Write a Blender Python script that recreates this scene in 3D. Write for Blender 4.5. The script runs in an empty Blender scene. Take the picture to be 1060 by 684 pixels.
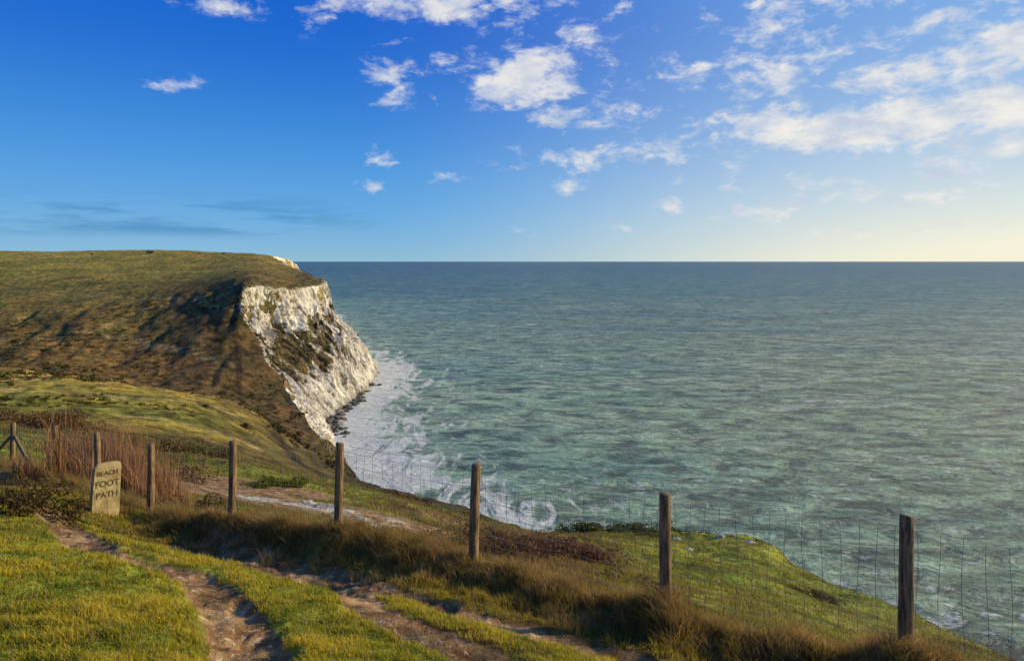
import bpy, math, numpy as np, random
from mathutils import Vector
rng=np.random.default_rng(7); random.seed(7)
S=bpy.context.scene
H=100.0; F=706.7; HY=270.0; CX=530.0
SUN_AZ=math.radians(76); SUN_EL=math.radians(22)
S.view_settings.view_transform='Standard'; S.view_settings.look='None'; S.view_settings.exposure=0

# ---------------------------------------------------------------- noise
_p=np.random.default_rng(3).permutation(512).astype(np.int64); _p=np.concatenate([_p,_p])
_ga=np.random.default_rng(4).uniform(0,2*np.pi,512); _gx=np.cos(_ga); _gy=np.sin(_ga)
def pn(x,y,seed=0):
    x=np.asarray(x,float)+seed*17.3; y=np.asarray(y,float)+seed*9.1
    xi=np.floor(x).astype(np.int64); yi=np.floor(y).astype(np.int64)
    xf=x-xi; yf=y-yi
    u=xf*xf*xf*(xf*(xf*6-15)+10); v=yf*yf*yf*(yf*(yf*6-15)+10)
    def g(ix,iy,dx,dy):
        h=_p[(_p[ix&511]+iy)&511]
        return _gx[h]*dx+_gy[h]*dy
    a=g(xi,yi,xf,yf); b=g(xi+1,yi,xf-1,yf); c=g(xi,yi+1,xf,yf-1); d=g(xi+1,yi+1,xf-1,yf-1)
    return ((a*(1-u)+b*u)*(1-v)+(c*(1-u)+d*u)*v)*1.5
def fbm(x,y,o=4,seed=0):
    s=0;a=1.0;f=1.0
    for i in range(o):
        s=s+a*pn(x*f,y*f,seed+i); a*=0.5; f*=2.03
    return s
def sstep(a,b,x):
    t=np.clip((x-a)/(b-a),0,1); return t*t*(3-2*t)

# ---------------------------------------------------------------- fence posts (px, base py, distance)
POSTS=[(1320,760,4.95),(939,672,5.9),(689,628,6.95),(493,578,8.4),(351,548,9.5),(240,536,10.7),(156,530,11.9),(101,510,13.9),(58,492,16.2),(14,480,19.2),(-60,475,23.0)]
PXY=[((p-CX)/F*d,d) for p,_,d in POSTS]
# coast edge (top of cliff)
E=[(292,271.5,1600),(300,272,1400),(307,274,1250),(297,268,1120),(284,266,1000),(292,273,860),(308,278,740),(322,283,650),(335,291,570),(318,296,535),(295,298,510),(270,299,490),(250,303,470),(253,322,450),(266,345,435),(280,370,415),(292,392,398),(312,425,360),(330,452,320),(343,476,265),(365,493,210),(395,503,175),(450,516,135),(520,540,108),(560,552,95),(650,549,82),(780,557,68),(830,588,58),(930,632,45),(1060,690,34),(1200,770,27),(1400,900,20)]
C=[(p,b,d) for p,b,d in POSTS[:-1]]+E+[
 # plateau
 (-500,260,1000),(-250,261,1000),(0,262,1000),(150,261,1000),(225,263,950),(270,268,850),(0,263,1600),(-400,262,1600),(220,266,1600),
 (0,280,760),(120,280,740),(220,281,700),(290,284,640),(-300,280,760),
 (0,305,560),(100,303,540),(180,302,520),(-300,305,560),(230,303,490),(310,290,600),
 # hillside
 (0,345,440),(100,345,430),(200,340,430),(-300,345,440),(230,370,395),(150,375,390),
 (0,380,362),(125,394,350),(215,405,345),(265,420,345),(-300,375,362),
 # valley
 (0,398,300),(150,414,290),(235,424,285),(-300,390,300),(290,444,300),
 # rib
 (-300,378,240),(0,385,240),(80,392,235),(150,400,232),(230,410,228),(275,432,225),(310,462,225),
 (-300,410,150),(0,415,140),(100,420,140),(200,432,140),(270,458,140),(320,482,150),
 (-300,430,80),(0,437,80),(100,448,80),(200,466,80),(290,484,90),(350,503,100),
 (-200,452,45),(0,452,45),(90,464,45),(170,480,48),(260,488,50),(350,506,50),(440,522,65),
 (-100,465,30),(20,466,30),(110,485,30),(200,508,28),(300,526,27),(400,536,30),(480,545,40),
 (60,488,19),(160,526,18),(240,538,18),(330,550,17),(420,562,17),(500,580,16),(560,575,25),(600,560,45),
 (640,600,18),(640,580,35),(700,598,35),(720,568,60),(800,640,22),(800,604,42),(860,625,40),(900,660,30),(760,660,15),(600,606,12),
 (690,650,9.5),(940,705,8.5),(1060,730,14),(1060,705,25),(1200,790,14),
 # foreground
 (0,684,3.6),(0,620,4.7),(0,565,6.6),(0,528,9),(0,505,13),(-300,600,6),(-300,700,4),(-300,500,13),
 (150,600,5.6),(60,548,7.8),(110,543,9),(108,524,11.3),(180,545,9.5),(220,565,8.2),
 (250,660,4.4),(300,640,4.9),(400,600,6.6),(330,590,7.2),(400,684,4.2),(500,640,5.5),(600,655,5.3),(700,684,4.9),(800,700,4.7),(900,730,4.3),(1060,760,4.1),
 (530,1472,1),(0,1450,1),(1060,1500,1),(-400,1440,1),(1500,1520,1),(530,1000,2),(0,930,2),(1060,1030,2),(-400,920,2),(1500,1050,2),(530,2600,.5),(-300,2600,.5),(1400,2600,.5)]
C=np.array(C,float)
VS=0.33
cu=(C[:,0]-CX)/F; cv=np.log(C[:,2])*VS; ct=-(C[:,1]-HY)/F
def phi(r2): return np.where(r2>1e-12,0.5*r2*np.log(r2+1e-12),0)
NCP=len(C)
A=np.zeros((NCP+3,NCP+3)); R2=(cu[:,None]-cu)**2+(cv[:,None]-cv)**2
A[:NCP,:NCP]=phi(R2)+np.eye(NCP)*1e-4
A[:NCP,NCP]=1;A[:NCP,NCP+1]=cu;A[:NCP,NCP+2]=cv; A[NCP:,:NCP]=A[:NCP,NCP:].T
W=np.linalg.solve(A,np.concatenate([ct,[0,0,0]]))
def base_h(x,y):
    y=np.maximum(y,0.4); u=np.clip(x/y,-1.7,1.6); v=np.log(y)*VS
    s=W[NCP]+W[NCP+1]*u+W[NCP+2]*v
    for i in range(NCP):
        s=s+W[i]*phi((u-cu[i])**2+(v-cv[i])**2)
    return s*y
def seg_dist(x,y,P,closed=False):
    best=np.full(x.shape,1e9)
    for i in range(len(P)-1):
        ax,ay=P[i];bx,by=P[i+1];dx=bx-ax;dy=by-ay;L=dx*dx+dy*dy+1e-12
        t=np.clip(((x-ax)*dx+(y-ay)*dy)/L,0,1)
        best=np.minimum(best,(x-ax-t*dx)**2+(y-ay-t*dy)**2)
    return np.sqrt(best)
def fence_side(x,y):   # signed: + on camera side
    best=np.full(x.shape,1e9); sg=np.ones(x.shape)
    for i in range(len(PXY)-1):
        ax,ay=PXY[i];bx,by=PXY[i+1];dx=bx-ax;dy=by-ay;L=dx*dx+dy*dy
        t=np.clip(((x-ax)*dx+(y-ay)*dy)/L,0,1)
        d=(x-ax-t*dx)**2+(y-ay-t*dy)**2
        s=np.sign(dx*(y-ay)-dy*(x-ax))
        m=d<best; best=np.where(m,d,best); sg=np.where(m,s,sg)
    return np.sqrt(best)*sg
def land0(x,y):
    x=np.asarray(x,float);y=np.asarray(y,float)
    z=base_h(x,y)
    far=sstep(60,260,y)
    gul=np.abs(fbm(x/42+y/260,y/150,3,111))      # gullies down the brown hillside
    z=z+far*(1.6*fbm(x/60,y/60,5,1)+.9*fbm(x/14,y/14,3,7)*(1-sstep(480,560,y)))+sstep(15,60,y)*(1-far*.5)*0.5*fbm(x/9,y/9,4,5)
    z=z-6.0*(.35-np.minimum(gul,.35))*sstep(330,370,y)*(1-sstep(470,540,y))
    z=z+0.05*fbm(x/1.1,y/1.1,3,9)*sstep(1,3,y)+0.02*fbm(x/.25,y/.25,2,12)*(y<30)
    return z
def land1(x,y):
    z=land0(x,y); s=fence_side(x,y)
    rgt=sstep(-8,-5,x)
    wob=.14*fbm(x/.9,y/.9,3,33)
    z=z-0.33*rgt*sstep(0.10,0.66,s+wob)*(1-sstep(1.2,2.8,s))
    z=z-0.3*rgt*sstep(0.3,1.5,-s)*(1-sstep(2,6,-s))
    return z
_ds=np.exp(np.linspace(np.log(2.5),np.log(1500),2500))
def march(px,py,dmin=0):
    u=(px-CX)/F; t=-(py-HY)/F
    zz=land1(u*_ds,_ds); m=(zz>=t*_ds)&(_ds>=dmin)
    i=np.argmax(m) if m.any() else len(_ds)-1
    return (u*_ds[i],_ds[i])
def mpath(pts,dmin=0): return [march(a,b,dmin) for a,b in pts]
PATH1=mpath([(52,526),(75,548),(105,572),(150,584),(195,592),(228,615),(248,645),(262,684),(270,760)])
PATH2=mpath([(200,562),(240,574),(320,593),(400,615),(500,643),(600,670),(700,702),(800,742)])
PATH3=mpath([(345,606),(390,632),(440,655),(490,676),(540,700)])
CLEAR=mpath([(165,494),(210,502),(255,512),(320,523),(395,538)],14)
CLEAR2=mpath([(160,488),(215,494),(290,507)],14)
TRK=[mpath([(95,344),(140,325),(190,312),(240,303)],250),mpath([(0,352),(60,350),(95,344),(140,352),(200,365),(245,380)],250),
     mpath([(240,330),(246,360),(247,408)],250),mpath([(247,412),(272,430),(290,455),(310,480)],60),mpath([(0,300),(90,306),(180,310),(240,322)],300),mpath([(0,402),(120,412),(240,428)],60),
     mpath([(180,318),(215,338),(235,352)],250),mpath([(130,430),(200,440),(262,462)],60),mpath([(185,305),(225,330),(240,350),(262,372)],250)]
def land(x,y):
    z=land1(x,y)
    d1=seg_dist(x,y,PATH1); d3=seg_dist(x,y,PATH3); d2=seg_dist(x,y,PATH2)
    z=z-0.07*(1-sstep(.12,.32,d1))-0.05*(1-sstep(.1,.3,d3))-0.06*(1-sstep(.25,.5,d2))
    z=z+0.026*fbm(x/.18,y/.18,4,31)*(1-sstep(.3,.6,np.minimum(d1,d2)))
    return z

# ---------------------------------------------------------------- helpers
def mk(name,V,faces_flat,counts,mat=None,smooth=False,attrs=None,parent=None):
    me=bpy.data.meshes.new(name); V=np.asarray(V,np.float32)
    me.vertices.add(len(V)); me.vertices.foreach_set('co',V.ravel())
    ff=np.asarray(faces_flat,np.int32).ravel(); cn=np.asarray(counts,np.int32)
    me.loops.add(len(ff)); me.loops.foreach_set('vertex_index',ff)
    me.polygons.add(len(cn)); st=np.concatenate([[0],np.cumsum(cn)[:-1]]).astype(np.int32)
    me.polygons.foreach_set('loop_start',st); me.polygons.foreach_set('loop_total',cn)
    me.polygons.foreach_set('use_smooth',np.full(len(cn),smooth))
    me.update(calc_edges=True)
    for k,(t,a) in (attrs or {}).items():
        at=me.attributes.new(k,t,'POINT')
        a=np.asarray(a,np.float32)
        if t=='FLOAT_COLOR': at.data.foreach_set('color',a.ravel())
        else: at.data.foreach_set('value',a.ravel())
    ob=bpy.data.objects.new(name,me); S.collection.objects.link(ob)
    if mat: me.materials.append(mat)
    if parent: ob.parent=parent
    return ob
def grid_faces(nr,nc,keep=None):
    i=np.arange(nr-1)[:,None]*nc+np.arange(nc-1)[None,:]
    q=np.stack([i,i+1,i+nc+1,i+nc],-1).reshape(-1,4)
    if keep is not None: q=q[keep.ravel()[q].any(1)]
    return q
class NT:
    def __init__(s,name,world=None):
        if world: s.nt=world.node_tree; s.nt.nodes.clear(); s.m=world
        else:
            s.m=bpy.data.materials.new(name); s.m.use_nodes=True; s.nt=s.m.node_tree; s.nt.nodes.clear()
    def n(s,t,**k):
        nd=s.nt.nodes.new(t)
        for a,b in k.items():
            if a=='inp':
                for i,v in b.items():
                    if isinstance(v,bpy.types.NodeSocket): s.nt.links.new(v,nd.inputs[i])
                    else: nd.inputs[i].default_value=v
            else: setattr(nd,a,b)
        return nd
    def math(s,op,a,b=0.0,c=0.0,clamp=False):
        return s.n('ShaderNodeMath',operation=op,use_clamp=clamp,inp={0:a,1:b,2:c}).outputs[0]
    def noise(s,vec,scale,detail=4,rough=.55,dist=0):
        return s.n('ShaderNodeTexNoise',inp={'Vector':vec,'Scale':scale,'Detail':detail,'Roughness':rough,'Distortion':dist}).outputs[0]
    def mix(s,f,a,b,mode='MIX'):
        nd=s.n('ShaderNodeMix',data_type='RGBA',blend_type=mode)
        for i,v in ((0,f),(6,a),(7,b)):
            if isinstance(v,bpy.types.NodeSocket): s.nt.links.new(v,nd.inputs[i])
            else: nd.inputs[i].default_value=v if i==0 else (*v,1) if len(v)==3 else v
        return nd.outputs[2]
    def mul(s,c,k): return s.mix(1.0,c,s.n('ShaderNodeCombineColor',inp={0:k,1:k,2:k}).outputs[0],'MULTIPLY')
    def ramp(s,f,lo,hi,a=0.0,b=1.0):
        return s.n('ShaderNodeMapRange',interpolation_type='SMOOTHSTEP',inp={0:f,1:lo,2:hi,3:a,4:b}).outputs[0]
    def attr(s,name,out='Color'): return s.n('ShaderNodeAttribute',attribute_name=name).outputs[out]
    def pos(s): return s.n('ShaderNodeNewGeometry').outputs['Position']
    def scale(s,v,sc,rot=(0,0,0)): return s.n('ShaderNodeMapping',inp={'Vector':v,'Scale':sc,'Rotation':rot}).outputs[0]
    def bsdf(s,col,rough=.9,bump=None,bd=.1,bs=1.0,spec=.2,**k):
        inp={'Base Color':col if isinstance(col,bpy.types.NodeSocket) else (*col,1),'Roughness':rough,'Specular IOR Level':spec}
        if bump is not None:
            inp['Normal']=s.n('ShaderNodeBump',inp={'Height':bump,'Distance':bd,'Strength':bs}).outputs[0]
        inp.update(k)
        b=s.n('ShaderNodeBsdfPrincipled',inp=inp); o=s.n('ShaderNodeOutputMaterial'); s.nt.links.new(b.outputs[0],o.inputs[0]); return s.m

# ---------------------------------------------------------------- materials
def land_mat():
    t=NT('land'); p=t.pos(); c=t.attr('col'); bare=t.attr('bare','Fac'); near=t.attr('near','Fac')
    n1=t.noise(p,.035,6,.6); n2=t.noise(p,.22,6,.65); n3=t.noise(p,3.0,6,.7); n4=t.noise(p,28,4,.7)
    c=t.mix(1.0,c,t.n('ShaderNodeCombineColor',inp={0:t.ramp(n1,.3,.7,.62,1.4),1:t.ramp(n1,.3,.7,.74,1.26),2:t.ramp(n1,.3,.7,.75,1.2)}).outputs[0],'MULTIPLY')
    c=t.mul(c,t.ramp(n2,.32,.68,.35,1.6)); c=t.mul(c,t.ramp(n3,.3,.7,.6,1.4))
    e1=t.mix(t.ramp(n3,.35,.65),(.14,.07,.026),(.34,.205,.09)); 
    chips=t.ramp(t.noise(p,16,3,.6),.57,.65); e1=t.mix(t.math('MULTIPLY',chips,.6),e1,(.58,.43,.25))
    e1=t.mul(e1,t.ramp(t.noise(p,1.3,3,.6),.35,.6,.5,1.25))
    m=t.ramp(t.math('ADD',bare,t.math('MULTIPLY',t.math('SUBTRACT',t.noise(p,5,5,.7),.5),.9)),.4,.6)
    c=t.mix(m,c,e1)
    ck=t.attr('chalk','Fac')
    c=t.mix(t.ramp(t.math('ADD',ck,t.math('MULTIPLY',t.math('SUBTRACT',t.noise(p,.35,6,.75),.5),2.2)),.65,.8),c,(.46,.40,.30))
    h=t.math('ADD',t.math('MULTIPLY',n4,.05),t.math('ADD',t.math('MULTIPLY',n3,.25),t.math('MULTIPLY',n2,t.math('MULTIPLY_ADD',near,-5.2,5.6))))
    return t.bsdf(c,.95,h,bd=.35,bs=.9,spec=.1)
M_land=land_mat()
def attr_mat(name,attr='col',rough=.8,spec=.2,trans=0):
    t=NT(name); c=t.attr(attr)
    b=t.n('ShaderNodeBsdfPrincipled',inp={'Base Color':c,'Roughness':rough,'Specular IOR Level':spec})
    tr=t.n('ShaderNodeBsdfTranslucent',inp={'Color':c}); mx=t.n('ShaderNodeMixShader',inp={0:trans,1:b.outputs[0],2:tr.outputs[0]})
    o=t.n('ShaderNodeOutputMaterial'); t.nt.links.new(mx.outputs[0],o.inputs[0]); return t.m
M_grass=attr_mat('grass_blades',trans=.45,spec=.15); M_scrub=attr_mat('scrub_leaves',trans=.2,spec=.1)

# ---------------------------------------------------------------- terrain mesh
NR,NC=820,720
ys=np.exp(np.linspace(np.log(.6),np.log(1600),NR)); us=np.concatenate([np.linspace(-1.35,-.8,60,endpoint=False),np.linspace(-.8,.8,600,endpoint=False),np.linspace(.8,1.35,60)])
Y=np.repeat(ys[:,None],NC,1); X=Y*us[None,:]
def cr(P,k):
    P=np.array(P,float); P=np.vstack([2*P[0]-P[1],P,2*P[-1]-P[-2]]); o=[]
    for i in range(1,len(P)-2):
        for t in np.linspace(0,1,k,endpoint=False):
            a,b,c,d=P[i-1],P[i],P[i+1],P[i+2]
            o.append(.5*((2*b)+(-a+c)*t+(2*a-5*b+4*c-d)*t*t+(-a+3*b-3*c+d)*t**3))
    o.append(P[-2]); return np.array(o)
Ew=[((p-CX)/F*d,d) for p,_,d in E]+[(25,8),(26,-15)]
K=10; T=cr(Ew,K)
nrm=np.gradient(T,axis=0); nrm/=np.linalg.norm(nrm,axis=1)[:,None]+1e-9
outw=np.stack([-nrm[:,1],nrm[:,0]],1)
if outw[len(T)//2,0]<0: outw=-outw
dd=T[:,1]; jag=(fbm(np.arange(len(T))*.085,np.zeros(len(T)),2,21)+.35*fbm(np.arange(len(T))*.47,np.zeros(len(T)),2,23))*np.clip(dd*.009,.5,3.6)
T=T+outw*jag[:,None]
poly=np.vstack([T,[[-4000,-15],[-4000,1700],[T[0,0],1700]]])
def inside(x,y):
    r=np.zeros(x.shape,bool); j=len(poly)-1
    for i in range(len(poly)):
        xi,yi=poly[i];xj,yj=poly[j]
        if yi!=yj: r^=((yi>y)!=(yj>y))&(x<(xj-xi)*(y-yi)/(yj-yi)+xi)
        j=i
    return r
Z=land(X,Y)
ins=inside(X,Y); dist=seg_dist(X,Y,T)
Z=np.where(ins,Z,Z-dist*4.0)
keep=ins|(dist<np.maximum(1.0,Y*.012))
G=(.16,.175,.022)
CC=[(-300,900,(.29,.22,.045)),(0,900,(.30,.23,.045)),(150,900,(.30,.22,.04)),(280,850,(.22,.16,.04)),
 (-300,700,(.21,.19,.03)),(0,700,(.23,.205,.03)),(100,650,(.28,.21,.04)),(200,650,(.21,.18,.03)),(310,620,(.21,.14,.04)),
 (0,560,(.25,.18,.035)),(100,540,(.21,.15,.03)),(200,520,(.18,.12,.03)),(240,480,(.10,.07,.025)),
 (-200,440,(.20,.115,.03)),(0,440,(.20,.115,.03)),(100,430,(.17,.10,.028)),(200,430,(.11,.065,.022)),(250,440,(.065,.043,.02)),  # right-hand points darkened: shade of the ravine slopes put into the ground colour
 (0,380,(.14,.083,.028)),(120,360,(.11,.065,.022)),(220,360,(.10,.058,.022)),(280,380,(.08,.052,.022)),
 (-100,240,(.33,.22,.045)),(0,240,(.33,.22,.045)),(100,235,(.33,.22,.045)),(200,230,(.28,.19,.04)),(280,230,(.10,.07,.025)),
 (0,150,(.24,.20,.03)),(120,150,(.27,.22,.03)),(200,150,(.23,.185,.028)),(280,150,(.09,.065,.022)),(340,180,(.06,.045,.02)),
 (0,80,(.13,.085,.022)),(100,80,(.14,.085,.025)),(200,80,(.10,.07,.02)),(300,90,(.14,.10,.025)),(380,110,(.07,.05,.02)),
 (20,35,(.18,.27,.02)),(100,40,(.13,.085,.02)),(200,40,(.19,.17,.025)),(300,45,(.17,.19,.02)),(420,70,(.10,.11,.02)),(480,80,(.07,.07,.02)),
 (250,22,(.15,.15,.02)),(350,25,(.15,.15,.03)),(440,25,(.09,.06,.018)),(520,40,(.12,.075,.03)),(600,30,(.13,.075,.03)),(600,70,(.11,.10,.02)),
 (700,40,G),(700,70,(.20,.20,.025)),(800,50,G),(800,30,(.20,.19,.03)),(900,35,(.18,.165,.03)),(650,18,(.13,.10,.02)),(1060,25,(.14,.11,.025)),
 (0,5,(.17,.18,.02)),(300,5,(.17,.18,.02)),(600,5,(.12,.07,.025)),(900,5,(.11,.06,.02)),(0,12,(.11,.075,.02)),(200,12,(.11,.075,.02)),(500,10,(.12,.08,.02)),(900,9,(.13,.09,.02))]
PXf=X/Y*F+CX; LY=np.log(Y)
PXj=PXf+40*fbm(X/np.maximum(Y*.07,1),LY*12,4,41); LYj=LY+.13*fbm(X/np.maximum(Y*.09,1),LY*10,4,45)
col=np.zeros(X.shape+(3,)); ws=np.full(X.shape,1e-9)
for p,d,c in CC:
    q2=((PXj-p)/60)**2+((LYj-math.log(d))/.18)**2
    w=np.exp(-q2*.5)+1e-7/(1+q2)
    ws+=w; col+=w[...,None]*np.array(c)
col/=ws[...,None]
for k,P in enumerate(TRK):
    dk=k in(2,3,6,8)
    d=seg_dist(X,Y,P)+.7*fbm(X/6,Y/6,3,66)
    m=(1-sstep(.6,2.8,d))*(.8 if dk else .5)*(.65+.6*np.clip(fbm(X/25,Y/25,2,67)+.3,0,.6))
    tc=np.array((.025,.018,.012)) if dk else np.array((.40,.29,.13))
    col=col*(1-m[...,None])+tc*m[...,None]
def bareness(x,y):
    return np.maximum.reduce([1-sstep(.10,.36,seg_dist(x,y,PATH1)),1-sstep(.22,.52,seg_dist(x,y,PATH2)),1-sstep(.08,.34,seg_dist(x,y,PATH3)),(1-sstep(1.8,4.2,seg_dist(x,y,CLEAR)))*(y>13),(1-sstep(2.2,4.8,seg_dist(x,y,CLEAR2)))*(y>13)])
bare=bareness(X,Y)
chalk=(1-sstep(1,7,dist))*sstep(380,410,Y)*(1-sstep(600,640,Y))*.75+(1-sstep(.8,3.5,seg_dist(X,Y,CLEAR[1:])))*.66*(Y>14)+(1-sstep(.3,2.5,dist))*(Y<100)*.45
colA=np.concatenate([col,np.ones(X.shape+(1,))],-1)
near=1-sstep(10,60,Y)
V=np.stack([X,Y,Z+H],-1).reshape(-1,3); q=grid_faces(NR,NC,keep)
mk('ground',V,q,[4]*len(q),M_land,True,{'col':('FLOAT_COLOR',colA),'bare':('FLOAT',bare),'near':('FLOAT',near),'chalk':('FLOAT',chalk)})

# ---------------------------------------------------------------- cliff
bot={8:(-112.6,524),9:(-113,505),10:(-113,486),11:(-113,464),12:(-113,444),13:(-113,428),14:(-110,417),15:(-107,408),16:(-103,398),17:(-93,372),18:(-78,335),19:(-52,280)}
Bk=[]
on=np.array([outw[min(i*K,len(outw)-1)] for i in range(len(Ew))])
for i,(x,y) in enumerate(Ew):
    if i in bot: Bk.append(bot[i])
    elif i<8: Bk.append((x+ (70-5*(7-i)), y-25))
    else: o=on[i]; Bk.append((x+o[0]*max(25,y*.2),y+o[1]*max(25,y*.2)))
B=cr(Bk,K)
def resample(P,Q,step):
    out=[]
    for i in range(len(P)-1):
        L=np.linalg.norm(P[i+1]-P[i]); 
        st=step if 380<P[i][1]<660 else step*3.5
        k=max(1,int(L/st))
        for t in np.arange(k)/k: out.append(np.concatenate([P[i]*(1-t)+P[i+1]*t,Q[i]*(1-t)+Q[i+1]*t]))
    return np.array(out)
TB=resample(T,B,.5)
tx,ty,bx,by=TB.T; ztop=land(tx,ty)+H
arc=np.concatenate([[0],np.cumsum(np.hypot(np.diff(tx),np.diff(ty)))])
NV=150; tt=np.linspace(0,1,NV)[:,None]
prof=.62*tt**1.5+.38*(.5*sstep(.3,.62,tt)+.5*tt)
cx_=tx+(bx-tx)*prof; cy_=ty+(by-ty)*prof; cz=ztop-(ztop+2)*tt**.97
ox=(bx-tx);oy=(by-ty);ol=np.hypot(ox,oy)+1e-6; ox/=ol;oy/=ol
arcg=np.repeat(arc[None,:],NV,0)
env=np.sin(np.pi*np.clip(tt*1.0,0,1)).clip(0,1)**.5
amp=np.clip(ztop/80,.15,1)
D=(8.0*fbm(arcg/34+cz/60,cz/90,3,51)+9.0*(np.abs(fbm(arcg/17+.5*fbm(arcg/30,cz/30,2,8)+cz/120,cz/60,3,55))-.3)+2.4*fbm(arcg/6,cz/9,3,58)+.8*fbm(arcg/2.4,cz/3,2,59))*env*amp
D-=1.0*amp*env*np.sign(pn(cz/7,arcg/80,61))*.5
CXm=cx_+ox*D;CYm=cy_+oy*D;CZm=cz+.8*fbm(arcg/4,tt*30,3,63)*env
yy=np.repeat(ty[None,:],NV,0); tv=np.repeat(tt,len(tx),1)
vA=np.exp(-((tv-(.52-(yy-490)*.0020))/.20)**2)*sstep(436,458,yy)*(1-sstep(520,575,yy)*.5)*.92
vB=(1-sstep(.2,.5,tv))*(1-sstep(440,468,yy))*.85*sstep(385,400,yy)
veg=np.maximum(vA,vB)+.6*fbm(arcg/13+tv*4,tv*6-arcg/50,5,71)-.05
veg=np.where(yy<360,np.maximum(veg,.9-.9*sstep(330,360,yy)),veg)
veg=np.where(yy<330,1.0,veg)
foot=sstep(.9,1.0,tv)
t=NT('chalk_cliff'); p=t.pos()
v=t.attr('veg','Fac'); 
n=t.noise(t.scale(p,(1,1,.6)),.10,7,.62); n2=t.noise(t.scale(p,(.25,.25,2.2)),.4,5,.6); n3=t.noise(t.scale(p,(1,1,.22)),.30,5,.6)
ch=t.mix(t.ramp(n,.35,.65),(.46,.39,.28),(.80,.73,.58)); ch=t.mix(t.math('MULTIPLY',t.ramp(n2,.52,.7),.45),ch,(.32,.25,.17))
ch=t.mix(t.math('MULTIPLY',t.ramp(n3,.50,.68),.65),ch,(.22,.165,.08))
vg=t.mix(t.ramp(n,.4,.6),(.065,.048,.018),(.18,.13,.05))
m=t.ramp(t.math('ADD',v,t.math('MULTIPLY',t.math('SUBTRACT',t.noise(p,.22,7,.72),.5),1.9)),.36,.60)
c=t.mix(m,ch,vg); c=t.mix(t.math('MULTIPLY',t.attr('foot','Fac'),.8),c,(.10,.085,.06))
M_cliff=t.bsdf(c,.95,t.math('ADD',t.math('MULTIPLY',n,2.0),t.math('ADD',t.math('MULTIPLY',n2,.7),n3)),bd=1.5,bs=.8,spec=.1)
V=np.stack([CXm,CYm,CZm],-1).reshape(-1,3); q=grid_faces(NV,len(tx))
mk('chalk_cliff',V,q,[4]*len(q),M_cliff,False,{'veg':('FLOAT',veg),'foot':('FLOAT',foot)})

# ---------------------------------------------------------------- sea
NRs=900;NCs=640
ys2=np.concatenate([np.exp(np.linspace(np.log(150),np.log(1500),800,endpoint=False)),np.exp(np.linspace(np.log(1500),np.log(90000),100))]); ys2[0]=20
us2=np.linspace(-1.6,1.9,NCs)
Ys=np.repeat(ys2[:,None],NCs,1);Xs=Ys*us2
ds=seg_dist(Xs,Ys,B[::2]); shore=np.exp(-ds/55.0); shal=np.exp(-ds/300.0)
t=NT('sea_water'); p=t.pos(); sh=t.attr('shore','Fac'); sl=t.attr('shal','Fac')
P1=t.scale(p,(.65,1.35,1),(0,0,math.radians(38))); P2=t.scale(p,(.8,1.3,1),(0,0,math.radians(22)))
wv=t.noise(P1,.06,8,.66,.6); wv2=t.noise(P2,.3,5,.68,.3)
rid=t.math('SUBTRACT',1.0,t.math('ABSOLUTE',t.math('MULTIPLY_ADD',t.noise(P1,.038,7,.64,.5),2.0,-1.0)))
big=t.noise(t.scale(p,(.5,2.0,1),(0,0,-.15)),.0022,6,.6); mid=t.noise(t.scale(p,(.6,1.5,1),(0,0,math.radians(38))),.013,6,.62,.4)
dist_=t.n('ShaderNodeVectorMath',operation='LENGTH',inp={0:p}).outputs['Value']
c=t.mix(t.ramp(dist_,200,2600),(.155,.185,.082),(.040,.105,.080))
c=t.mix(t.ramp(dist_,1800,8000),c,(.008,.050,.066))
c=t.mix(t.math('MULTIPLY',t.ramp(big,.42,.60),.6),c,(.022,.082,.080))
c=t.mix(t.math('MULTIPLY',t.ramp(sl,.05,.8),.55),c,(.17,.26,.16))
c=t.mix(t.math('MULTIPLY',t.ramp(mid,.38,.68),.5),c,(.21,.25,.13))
c=t.mul(c,t.ramp(wv,.32,.68,.28,1.8)); c=t.mul(c,t.ramp(wv2,.3,.7,.6,1.4)); c=t.mul(c,t.ramp(rid,.55,.98,.60,1.4))  # wave light and shade put into the colour: pale crests, dark troughs
fo=t.math('ADD',sh,t.math('MULTIPLY',t.math('SUBTRACT',t.noise(t.scale(p,(1.5,.5,1),(0,0,.25)),.045,8,.7,1.5),.5),2.2))
caps=t.math('MULTIPLY',t.ramp(t.math('ADD',t.noise(P2,.12,8,.74,.4),t.math('MULTIPLY',mid,.4)),.77,.86),.8)
foam=t.math('MAXIMUM',t.ramp(fo,.40,.66),caps)
c=t.mix(t.math('MULTIPLY',foam,.88),c,(.78,.77,.68))
hgt=t.math('ADD',t.math('MULTIPLY',wv,7.5),t.math('ADD',t.math('MULTIPLY',wv2,1.6),t.math('MULTIPLY',rid,3.0)))
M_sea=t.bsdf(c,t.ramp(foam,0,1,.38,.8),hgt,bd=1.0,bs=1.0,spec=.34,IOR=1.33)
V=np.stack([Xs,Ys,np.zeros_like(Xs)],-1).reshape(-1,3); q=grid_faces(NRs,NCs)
mk('sea',V,q,[4]*len(q),M_sea,True,{'shore':('FLOAT',shore),'shal':('FLOAT',shal)})

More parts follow.
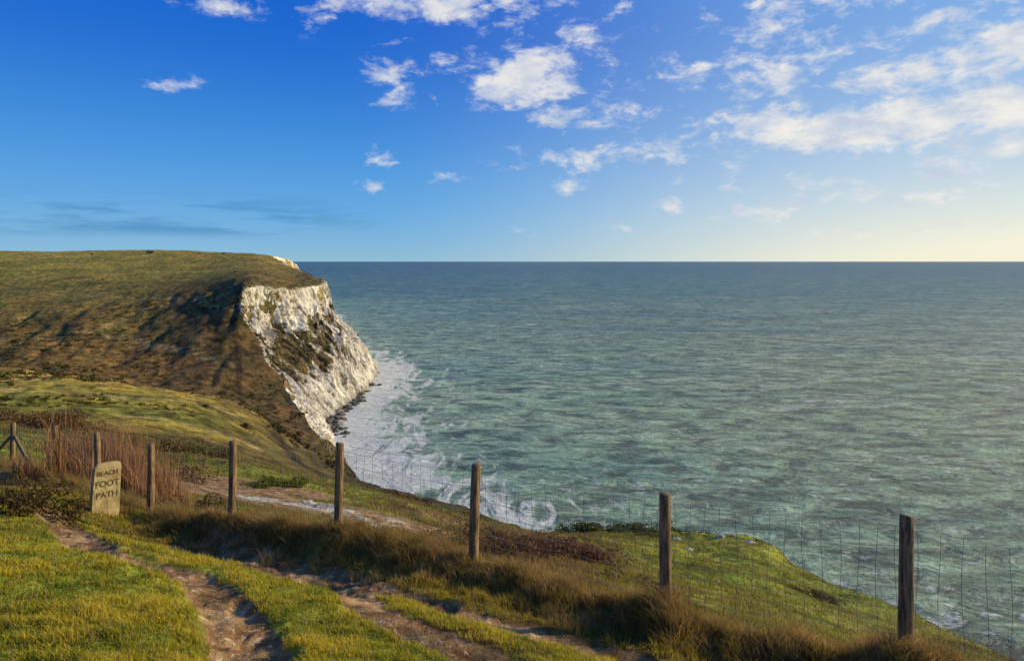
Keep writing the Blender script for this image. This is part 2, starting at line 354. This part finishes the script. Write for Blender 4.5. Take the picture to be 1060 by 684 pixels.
# ---------------------------------------------------------------- grass blades
def blades(name,x,y,z,h,w,lean,colr,mat,windx=-.25):
    N=len(x); a=rng.uniform(0,2*np.pi,N); la=rng.uniform(0,2*np.pi,N)
    dx=np.cos(a)*w/2;dy=np.sin(a)*w/2
    lx=np.cos(la)*lean*h+windx*h*.6; ly=np.sin(la)*lean*h
    V=np.zeros((N,5,3))
    V[:,0]=np.stack([x-dx,y-dy,z-.01],1);V[:,1]=np.stack([x+dx,y+dy,z-.01],1)
    V[:,2]=np.stack([x+dx*.75+lx*.35,y+dy*.75+ly*.35,z+h*.6],1);V[:,3]=np.stack([x-dx*.75+lx*.35,y-dy*.75+ly*.35,z+h*.6],1)
    V[:,4]=np.stack([x+lx,y+ly,z+h*.93],1)
    b=np.arange(N)[:,None]*5
    f=np.concatenate([b+np.array([[0,1,2,3]]),b+np.array([[3,2,4]])],1).ravel()
    cn=np.tile([4,3],N)
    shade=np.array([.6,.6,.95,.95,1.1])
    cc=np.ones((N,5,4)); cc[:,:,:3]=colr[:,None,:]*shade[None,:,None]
    return mk(name,V.reshape(-1,3),f,cn,mat,False,{'col':('FLOAT_COLOR',cc)})
def mixc(a,b,t): return np.array(a)[None]*(1-t[:,None])+np.array(b)[None]*t[:,None]
N=390000
u=rng.uniform(-.95,.95,N); y=np.exp(rng.uniform(np.log(2.6),np.log(13),N)); x=u*y
s=fence_side(x,y); br=bareness(x,y)+.5*fbm(x/.4,y/.4,3,80)
k=(s>.1)&(br<.42); x,y,s=x[k],y[k],s[k]
z=land(x,y)+H; nn=fbm(x/.8,y/.8,3,82); n5=fbm(x/.22,y/.22,2,84)
tt_=np.clip(.58+.8*nn+.3*n5+rng.normal(0,.2,len(x)),0,1)
cg=mixc((.18,.235,.012),(.60,.46,.035),tt_)*rng.uniform(.6,1.25,len(x))[:,None]
dry=rng.random(len(x))<.14; cg[dry]=np.array((.62,.42,.14))*rng.uniform(.6,1.1,dry.sum())[:,None]
br2=np.clip((1.2-s)/1.0,0,1)*(x>-6); cg=cg*(1-.7*br2[:,None])+np.array((.20,.11,.04))*.7*br2[:,None]
h=(.024+.036*np.clip(.6*nn+1.2*n5,-.6,1.5)+rng.uniform(0,.022,len(x)))
h*=np.where(s<.8,1.8,1)
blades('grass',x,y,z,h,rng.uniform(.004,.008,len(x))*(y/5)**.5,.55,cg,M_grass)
Nt=3400; seg=rng.integers(0,len(PXY)-1,Nt); tq=rng.random(Nt)
P=np.array(PXY); bx0=P[seg,0]*(1-tq)+P[seg+1,0]*tq; by0=P[seg,1]*(1-tq)+P[seg+1,1]*tq
off=rng.normal(.08,.28,Nt); bx0+=-.5*off*1; by0+=-.86*off
cl=fbm(bx0/.6,by0/.6,3,90)*1.5; kk=cl>-.45; bx0,by0,cl=bx0[kk],by0[kk],cl[kk]
per=42; x=np.repeat(bx0,per)+rng.normal(0,.05,len(bx0)*per); y=np.repeat(by0,per)+rng.normal(0,.05,len(bx0)*per)
hh=np.repeat(rng.uniform(.06,.19,len(bx0))*(1+.6*cl),per)*rng.uniform(.4,1.2,len(x))
tr=np.clip(np.repeat(rng.uniform(0,1.1,len(bx0)),per)+rng.normal(0,.2,len(x)),0,1)
cg=mixc((.22,.17,.03),(.60,.36,.13),tr)*rng.uniform(.5,1.2,len(x))[:,None]
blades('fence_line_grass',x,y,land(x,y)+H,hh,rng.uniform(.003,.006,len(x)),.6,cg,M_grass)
N=170000
u=rng.uniform(-.9,.8,N); y=np.exp(rng.uniform(np.log(7),np.log(90),N)); x=u*y
s=fence_side(x,y); br=bareness(x,y); cl=fbm(x/(y*.06),y/3,3,93)+.5*fbm(x/1.5,y/1.5,3,95)
k=(s<-.3)&(br<.4)&inside(x,y)&(cl>-.35); x,y,cl=x[k],y[k],cl[k]
px=x/y*F+CX
gr=np.clip(.5+.8*fbm(x/5,y/9,3,97)+np.where(px>620,.3,0)-np.where((px>400)&(px<620),.3,0),0,1)
cg=mixc((.21,.12,.04),(.23,.225,.022),gr)*rng.uniform(.5,1.4,len(x))[:,None]
dry=rng.random(len(x))<.2; cg[dry]=np.array((.48,.32,.10))*rng.uniform(.6,1.1,dry.sum())[:,None]
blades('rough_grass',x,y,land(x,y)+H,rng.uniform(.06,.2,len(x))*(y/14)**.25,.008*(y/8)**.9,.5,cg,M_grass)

# ---------------------------------------------------------------- leaf clumps / bushes
def leafclump(cx,cy,cz,rx,ry,rz,nl,ls,c1,c2,seed=0):
    r=np.random.default_rng(seed); k=6
    ctr=r.normal(0,.42,(k,3))*[rx,ry,rz]; ctr[:,2]=np.abs(ctr[:,2]); rad=r.uniform(.35,.65,k)
    i=r.integers(0,k,nl); d=r.normal(0,1,(nl,3)); d/=np.linalg.norm(d,axis=1)[:,None]
    rr=r.uniform(.55,1.05,nl)**.5
    P=ctr[i]+d*rr[:,None]*rad[i][:,None]*np.array([rx,ry,rz]); P[:,2]=np.maximum(P[:,2],-.1*rz)
    P+=[cx,cy,cz]
    a=r.normal(0,1,(nl,3));a/=np.linalg.norm(a,axis=1)[:,None]; b=np.cross(a,r.normal(0,1,(nl,3)));b/=np.linalg.norm(b,axis=1)[:,None]+1e-9
    sz=ls*r.uniform(.5,1.3,nl)[:,None]
    V=np.stack([P-a*sz,P+b*sz*.5,P+a*sz,P-b*sz*.5],1)
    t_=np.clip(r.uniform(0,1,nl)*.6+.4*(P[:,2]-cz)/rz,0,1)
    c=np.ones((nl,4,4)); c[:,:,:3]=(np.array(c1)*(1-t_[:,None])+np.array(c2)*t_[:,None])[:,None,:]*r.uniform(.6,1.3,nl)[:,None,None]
    return V,c
def leafmesh(name,L):
    V=np.concatenate([l[0] for l in L]).reshape(-1,3); c=np.concatenate([l[1] for l in L]).reshape(-1,4)
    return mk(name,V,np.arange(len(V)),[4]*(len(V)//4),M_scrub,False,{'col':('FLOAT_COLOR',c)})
BR1,BR2=(.05,.028,.014),(.18,.10,.045); GR1,GR2=(.03,.035,.008),(.11,.115,.022)
L=[]
r=np.random.default_rng(5)
M=9000
pxa=r.uniform(-120,345,M); da=np.exp(r.uniform(math.log(90),math.log(640),M)); xa=(pxa-CX)/F*da
dens_=fbm(xa/55,da/55,3,101)+.25*((da>330)&(da<480))-.35*(da>500)+.35*((pxa>250)&(da<400))
ok=(dens_>r.uniform(.0,.5,M))&inside(xa,da); xa,da=xa[ok][:1500],da[ok][:1500]; za=land(xa,da)+H
for i in range(len(xa)):
    s_=min(2.6,r.lognormal(-.2,.45))*(1.0 if da[i]>200 else .5)
    L.append(leafclump(xa[i],da[i],za[i],s_*1.3,s_*1.3,s_*.7,70,s_*.32,GR1 if r.random()<.5 else BR1,GR2 if r.random()<.5 else (.15,.095,.03),i))
leafmesh('hillside_scrub',L)
L=[]
for px_,d_,s_ in [(154,960,3.2),(157,962,2.2),(232,930,2.2),(95,990,1.8),(206,950,1.4)]:
    x_=(px_-CX)/F*d_; z_=land(np.array([x_]),np.array([float(d_)]))[0]+H
    L.append(leafclump(x_,d_,z_+s_*.4,s_*1.2,s_,s_,150,s_*.25,GR1,(.05,.055,.02),int(px_)))
leafmesh('distant_hedge_trees',L)
def bush(name,px,py,d,rx,rz,nl,ls,c1,c2,seed,k=5):
    x0,y0=(px-CX)/F*d,d
    rr_=np.random.default_rng(seed); L=[]
    for i in range(k):
        xx=x0+rr_.normal(0,rx*.6); yy_=y0+rr_.normal(0,rx*.4); zz=land(np.array([xx]),np.array([yy_]))[0]+H
        L.append(leafclump(xx,yy_,zz,rx*.5,rx*.5,rz*rr_.uniform(.6,1),nl//k,ls,c1,c2,seed*10+i))
    leafmesh(name,L)
HB=(.24,.12,.06)
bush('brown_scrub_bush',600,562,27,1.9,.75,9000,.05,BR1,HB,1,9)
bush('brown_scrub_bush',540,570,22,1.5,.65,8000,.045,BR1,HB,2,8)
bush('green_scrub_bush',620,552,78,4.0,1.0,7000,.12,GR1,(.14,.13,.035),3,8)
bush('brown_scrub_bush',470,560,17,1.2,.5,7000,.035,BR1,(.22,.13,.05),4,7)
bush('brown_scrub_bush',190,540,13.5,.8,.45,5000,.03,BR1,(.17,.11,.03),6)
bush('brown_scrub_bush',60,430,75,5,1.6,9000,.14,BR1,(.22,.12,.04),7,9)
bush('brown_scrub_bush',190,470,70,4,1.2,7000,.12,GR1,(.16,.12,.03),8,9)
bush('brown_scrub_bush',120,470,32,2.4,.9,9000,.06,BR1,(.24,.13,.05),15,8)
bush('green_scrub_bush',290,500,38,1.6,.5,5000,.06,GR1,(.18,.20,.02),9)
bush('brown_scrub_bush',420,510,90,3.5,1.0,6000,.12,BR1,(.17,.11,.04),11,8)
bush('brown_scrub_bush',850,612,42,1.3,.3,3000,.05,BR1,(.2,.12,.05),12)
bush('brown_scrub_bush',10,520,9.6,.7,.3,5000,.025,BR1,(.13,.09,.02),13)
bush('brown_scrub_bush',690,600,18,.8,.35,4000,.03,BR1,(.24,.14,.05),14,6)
Nc=44; ccx=rng.normal(-9.4,.75,Nc); ccy=rng.normal(16.6,.7,Nc); ch_=rng.uniform(.8,2.3,Nc)*np.exp(-((ccx+9.4)/1.5)**2)
ii=rng.integers(0,Nc,3600); x=ccx[ii]+rng.normal(0,.13,3600); y=ccy[ii]+rng.normal(0,.13,3600)
hh=ch_[ii]*rng.uniform(.45,1.1,3600)
cg=mixc((.20,.095,.04),(.58,.31,.13),rng.random(3600)**1.3)
blades('dry_willowherb',x,y,land(x,y)+H,hh,rng.uniform(.010,.024,3600),.26,cg,M_grass)
# rocks
import bmesh
def rock(name,x,y,z,s,mat,seed,flat=.6):
    bm=bmesh.new(); bmesh.ops.create_icosphere(bm,subdivisions=3,radius=1)
    for v in bm.verts:
        c=v.co; k=1+.35*float(pn(c.x*1.3+seed*3.3,c.y*1.3+c.z*1.7,seed))+.12*float(pn(c.x*4+seed,c.z*4+c.y*3,seed+3))
        v.co=Vector((round(c.x*3)/3*.4+c.x*.6,c.y,c.z*flat))*k*s
    me=bpy.data.meshes.new(name); bm.to_mesh(me); bm.free(); me.materials.append(mat)
    o=bpy.data.objects.new(name,me); S.collection.objects.link(o); o.location=(x,y,z); o.rotation_euler=(0,0,seed*1.7); return o
t=NT('chalk_rock'); p=t.pos(); nz=t.noise(p,2,6,.7)
M_rock=t.bsdf(t.mix(t.ramp(nz,.35,.65),(.24,.20,.14),(.5,.45,.36)),.95,nz,bd=.2)
t=NT('dark_rock'); p=t.pos(); nz=t.noise(p,.4,6,.7)
M_rockd=t.bsdf(t.mix(t.ramp(nz,.35,.65),(.04,.035,.025),(.16,.14,.11)),.9,nz,bd=.8)
for i,(a,b,s_) in enumerate([(712,568,.4),(700,558,.45),(748,556,.6),(760,554,.4),(778,562,.5),(745,602,.18),(352,532,.45),(372,538,.4),(335,526,.5),(385,545,.3),(318,521,.4)]):
    x_,y_=march(a,b,12); rock('chalk_boulder',x_,y_,land(np.array([x_]),np.array([y_]))[0]+H-.05,s_,M_rock,i+1,.35)
for i in range(70):
    k_=int(r.uniform(7.6*K,16.5*K)); b_=B[k_]; rock('shore_rock',b_[0]+r.uniform(-3,7),b_[1]+r.uniform(-4,4),0,r.uniform(.8,3.4),M_rockd if r.random()<.7 else M_rock,i+20,.6)

# ---------------------------------------------------------------- fence
t=NT('weathered_wood'); tc=t.n('ShaderNodeTexCoord').outputs['Object']
g=t.noise(t.scale(tc,(14,14,1.3)),3,7,.7,.4); g2=t.noise(tc,5,4,.6)
c=t.mix(t.ramp(g,.35,.68),(.08,.045,.022),(.42,.27,.13)); c=t.mix(t.math('MULTIPLY',t.ramp(g2,.5,.7),.5),c,(.20,.16,.06))
M_wood=t.bsdf(c,.85,g,bd=.02,bs=1)
t=NT('galvanised_wire'); M_wire=t.bsdf((.30,.28,.23),.6,Metallic=.3)
fence=bpy.data.objects.new('post_and_wire_fence',None); S.collection.objects.link(fence)
def cylmesh(name,p0,p1,r0,r1,mat,parent,seg=18,rings=14,ir=.06,seed=0):
    p0=Vector(p0);p1=Vector(p1);ax=(p1-p0).normalized(); s_=ax.orthogonal().normalized(); b_=ax.cross(s_)
    L=(p1-p0).length; V=[];Fc=[];cn=[]
    zs=[i/rings for i in range(rings+1)]
    prof=[(z_,1.0) for z_ in zs]+[(1+.012/L,.82)]
    for j,(z_,m_) in enumerate(prof):
        for k in range(seg):
            a=2*math.pi*k/seg
            rr=(r0+(r1-r0)*min(z_,1))*m_*(1+ir*float(pn(math.cos(a)*1.3+seed,math.sin(a)*1.3+z_*1.2,seed))-.10*(abs(math.sin(2.5*a+seed))<.12))
            bend=.012*math.sin(z_*2.2+seed)*L
            tilt=.012*math.sin(seed*2.1)*math.cos(a)*(z_>=.99)
            V.append(p0+ax*(L*z_+tilt)+ (s_*math.cos(a)+b_*math.sin(a))*rr+s_*bend)
    nr=len(prof)
    for j in range(nr-1):
        for k in range(seg): Fc+= [j*seg+k,j*seg+(k+1)%seg,(j+1)*seg+(k+1)%seg,(j+1)*seg+k]; cn.append(4)
    Fc+=list(range((nr-1)*seg,nr*seg)); cn.append(seg); Fc+=list(reversed(range(seg))); cn.append(seg)
    return mk(name,[tuple(v) for v in V],Fc,cn,mat,True,parent=parent)
tops=[];bases=[]
TOPY=[None,534,511,481,459,457,460,448,441,438,None]
g_=lambda a,b:land(np.array([a]),np.array([b]))[0]+H
for i,(x_,y_) in enumerate(PXY):
    zb=g_(x_,y_)
    zt=(H-(TOPY[i]-HY)/F*y_) if TOPY[i] else zb+1.15
    le=random.uniform(-.03,.03)
    rad=.060 if i not in(9,) else .07
    cylmesh(f'post_{i+1}',(x_+le,y_,zb-.25),(x_,y_,zt),rad*1.06,rad*.95,M_wood,fence,seed=i+1)
    tops.append(Vector((x_,y_,min(zt,zb+1.2)))); bases.append(Vector((x_,y_,zb)))
x9,y9=PXY[9]
cylmesh('brace_1',(x9+1.15,y9-.9,g_(x9+1.15,y9-.9)-.05),(x9+.05,y9,tops[9].z-.35),.05,.045,M_wood,fence,seed=31)
cylmesh('brace_2',(x9-1.0,y9+.3,g_(x9-1.0,y9+.3)-.05),(x9-.05,y9,tops[9].z-.35),.05,.045,M_wood,fence,seed=32)
WV=[];WF=[];
def wire(a,b,r_):
    a=Vector(a);b=Vector(b);ax=(b-a).normalized();s_=ax.orthogonal().normalized()*r_;t_=ax.cross(s_)
    k=len(WV)
    for p_ in (a,b):
        for q_ in (s_,t_,-s_,-t_): WV.append(tuple(p_+q_))
    for i in range(4): WF.extend([k+i,k+(i+1)%4,k+4+(i+1)%4,k+4+i])
hs=[.06,.16,.26,.37,.48,.60,.74,.90]
for i in range(len(PXY)-1):
    a,b=bases[i],bases[i+1]; ta,tb=tops[i],tops[i+1]; nseg=14
    off=Vector((.03,.06,0))
    def pt(s_,h_):
        bot=a.lerp(b,s_); tp=ta.lerp(tb,s_)
        sag=-.02*math.sin(math.pi*s_)+.008*math.sin(s_*25+h_*9)
        return bot.lerp(tp,h_)+Vector((0,0,sag))+off+Vector((.014*math.sin(s_*17+h_*6),.012*math.cos(s_*13),0))
    for h_ in hs+[.98]:
        for j in range(nseg): wire(pt(j/nseg,h_),pt((j+1)/nseg,h_),.0018)
    for j in range(nseg):
        for m_ in range(len(hs)-1): wire(pt((j+.5)/nseg,hs[m_]),pt((j+.5)/nseg,hs[m_+1]),.0021)
mk('wire_netting',WV,WF,[4]*(len(WF)//4),M_wire,parent=fence)

# ---------------------------------------------------------------- footpath sign
sign=bpy.data.objects.new('footpath_sign',None); S.collection.objects.link(sign)
xs_,ys_=(108-CX)/F*11.3,11.3; zs_=g_(xs_,ys_)
sign.location=(xs_,ys_,zs_); sign.rotation_euler=(math.radians(-4),math.radians(3),math.radians(52))
t=NT('sign_stone'); tc=t.n('ShaderNodeTexCoord').outputs['Object']; nz=t.noise(tc,7,6,.7); n2=t.noise(tc,60,3,.6)
M_sign=t.bsdf(t.mix(t.ramp(nz,.35,.65),(.26,.19,.075),(.46,.36,.16)),.9,t.math('ADD',nz,t.math('MULTIPLY',n2,.3)),bd=.01)
t=NT('sign_lettering'); M_let=t.bsdf((.10,.07,.03),.9)
bm=bmesh.new()
out=[(-.22,-.1),(.22,-.1),(.225,.35),(.235,.76),(.21,.82),(.05,.835),(-.14,.82),(-.185,.76),(-.20,.55),(-.215,.3)]
vf=[bm.verts.new((a,-.045,b)) for a,b in out]; vb=[bm.verts.new((a,.045,b)) for a,b in out]
bm.faces.new(vf); bm.faces.new(list(reversed(vb)))
for i in range(len(out)): j=(i+1)%len(out); bm.faces.new((vf[j],vf[i],vb[i],vb[j]))
bmesh.ops.recalc_face_normals(bm,faces=bm.faces); bmesh.ops.bevel(bm,geom=bm.edges[:],offset=.012,segments=2,affect='EDGES')
me=bpy.data.meshes.new('slab'); bm.to_mesh(me); bm.free(); me.materials.append(M_sign)
o=bpy.data.objects.new('slab',me); S.collection.objects.link(o); o.parent=sign
for i,(tx_,zz_) in enumerate([('BEACH',.63),('FOOT',.45),('PATH',.27)]):
    cu_=bpy.data.curves.new(f'lettering_{i+1}','FONT'); cu_.body=tx_; cu_.size=.105 if i==0 else .135; cu_.align_x='CENTER'; cu_.extrude=.003; cu_.offset=.002
    o=bpy.data.objects.new(f'lettering_{i+1}',cu_); S.collection.objects.link(o); o.parent=sign; o.location=(.015,-.048,zz_); o.rotation_euler=(math.pi/2,0,0); cu_.materials.append(M_let)

# ---------------------------------------------------------------- sun, sky, clouds
sd=bpy.data.lights.new('sun','SUN'); sd.energy=5.0; sd.angle=math.radians(.5); sd.color=(1,.84,.53)
so=bpy.data.objects.new('sun',sd); S.collection.objects.link(so)
dv=Vector((math.sin(SUN_AZ)*math.cos(SUN_EL),math.cos(SUN_AZ)*math.cos(SUN_EL),math.sin(SUN_EL)))
so.rotation_euler=dv.to_track_quat('Z','Y').to_euler()
w=bpy.data.worlds.new('World'); S.world=w; w.use_nodes=True
t=NT('',w)
sky=t.n('ShaderNodeTexSky',sky_type='NISHITA',sun_disc=False,sun_elevation=SUN_EL,sun_rotation=SUN_AZ,altitude=100,air_density=1.0,dust_density=.6,ozone_density=2.0).outputs[0]
gen=t.n('ShaderNodeTexCoord').outputs['Generated']
sep=t.n('ShaderNodeSeparateXYZ',inp={0:gen}); gx,gy,gz=sep.outputs
az=t.math('ARCTAN2',gx,gy); el=t.math('ARCSINE',gz)
azr=t.mix(t.ramp(el,-.02,.36),(.55,3.7,8.4),(.0,1.25,6.4))
azr=t.mix(t.math('POWER',2.718,t.math('MULTIPLY',t.math('ABSOLUTE',el),-15.0)),azr,(2.8,5.3,7.0))
sund=t.n('ShaderNodeVectorMath',operation='DOT_PRODUCT',inp={0:gen,1:tuple(dv)}).outputs['Value']
azr=t.mix(t.math('MULTIPLY',t.ramp(sund,.22,1.05),.75),azr,(2.0,5.3,9.4))
glow=t.math('MULTIPLY',t.ramp(sund,.05,.88),t.math('POWER',2.718,t.math('MULTIPLY',t.math('ABSOLUTE',el),-7.5)))
azr=t.mix(t.math('MULTIPLY',glow,1.3,clamp=True),azr,(9.2,9.0,7.2))
sky=t.mix(.92,sky,azr)
CL=[(440,2,120,15,.8),(330,12,35,14,.6),(405,75,24,20,.62),(408,102,20,9,.5),(548,80,62,26,.95),(590,60,35,22,.5),(598,118,48,13,.7),(600,33,26,14,.6),(632,12,20,20,.5),(665,125,20,12,.5),
 (795,25,45,28,.62),(800,75,95,30,.6),(730,75,20,16,.55),(815,110,50,9,.55),(990,70,80,20,.98),(1050,45,40,22,.85),(985,15,45,9,.65),(900,130,150,20,1.1),(1040,115,70,28,1.0),(1050,150,90,12,.6),(850,150,80,8,.6),
 (615,165,75,13,.6),(395,165,16,10,.68),(381,192,16,9,.64),(170,88,30,9,.5),(580,196,16,6,.62),(695,212,14,7,.62),(785,218,50,9,.62),(960,203,50,8,.72),(830,192,16,7,.6),(195,3,80,8,.5),(1050,190,40,8,.65),(600,240,80,6,.4),(900,240,120,6,.5),(470,185,20,6,.4)]
acc=t.math('MULTIPLY',t.math('MULTIPLY',t.ramp(az,.05,.4),.34),t.ramp(el,.03,.12))
for px,py,rx,ry,st in CL:
    a0=math.atan2(px-CX,F); rr0=math.hypot(px-CX,F); e0=math.atan2(HY-py,rr0)
    ra=rx/F*math.cos(a0)**2*1.15; re=ry/rr0*math.cos(e0)**2*1.25
    da=t.math('MULTIPLY',t.math('SUBTRACT',az,a0),1/ra); de=t.math('MULTIPLY',t.math('SUBTRACT',el,e0),1/re)
    g=t.math('MULTIPLY_ADD',da,da,t.math('MULTIPLY',de,de))
    g=t.math('MULTIPLY',t.math('POWER',2.718,t.math('MULTIPLY',g,-.7)),st)
    acc=t.math('MAXIMUM',acc,g)
cv_=t.n('ShaderNodeCombineXYZ',inp={0:az,1:t.math('MULTIPLY',el,1.9),2:0.0}).outputs[0]
cn1=t.noise(cv_,15,9,.62,.3); cn2=t.noise(cv_,50,6,.65,.2)
dn=t.math('ADD',acc,t.math('MULTIPLY',t.math('SUBTRACT',cn1,.5),2.4))
dn=t.math('ADD',dn,t.math('MULTIPLY',t.math('SUBTRACT',cn2,.5),.7))
dens=t.math('MULTIPLY',t.ramp(dn,.28,.95),t.ramp(acc,.02,.25))
bright=t.ramp(t.noise(t.n('ShaderNodeVectorMath',operation='ADD',inp={0:cv_,1:(.02,.03,0)}).outputs[0],18,6,.6),.3,.7)
cc_=t.mix(bright,(5.4,6.1,7.5),(9.1,8.8,8.1))
st_=t.math('MULTIPLY',t.ramp(t.noise(t.n('ShaderNodeCombineXYZ',inp={0:az,1:t.math('MULTIPLY',el,9.0),2:0.0}).outputs[0],5,6,.6),.45,.62),t.math('MULTIPLY',t.ramp(el,.025,.045),t.math('SUBTRACT',1.0,t.ramp(el,.06,.10))))
st_=t.math('MULTIPLY',st_,t.ramp(az,-.12,-.4))
mixed=t.mix(t.math('MULTIPLY',st_,.6),sky,(.45,2.2,4.8))
mixed=t.mix(t.math('MULTIPLY',dens,.92),mixed,cc_)
bg=t.n('ShaderNodeBackground',inp={'Color':mixed,'Strength':.10}); o=t.n('ShaderNodeOutputWorld'); t.nt.links.new(bg.outputs[0],o.inputs[0])

# ---------------------------------------------------------------- camera
cd=bpy.data.cameras.new('camera'); co=bpy.data.objects.new('camera',cd); S.collection.objects.link(co); S.camera=co
cd.sensor_width=36; cd.lens=24; cd.shift_y=-72/1060; cd.clip_start=.1; cd.clip_end=200000
co.location=(0,0,H); co.rotation_euler=(math.pi/2,0,0)
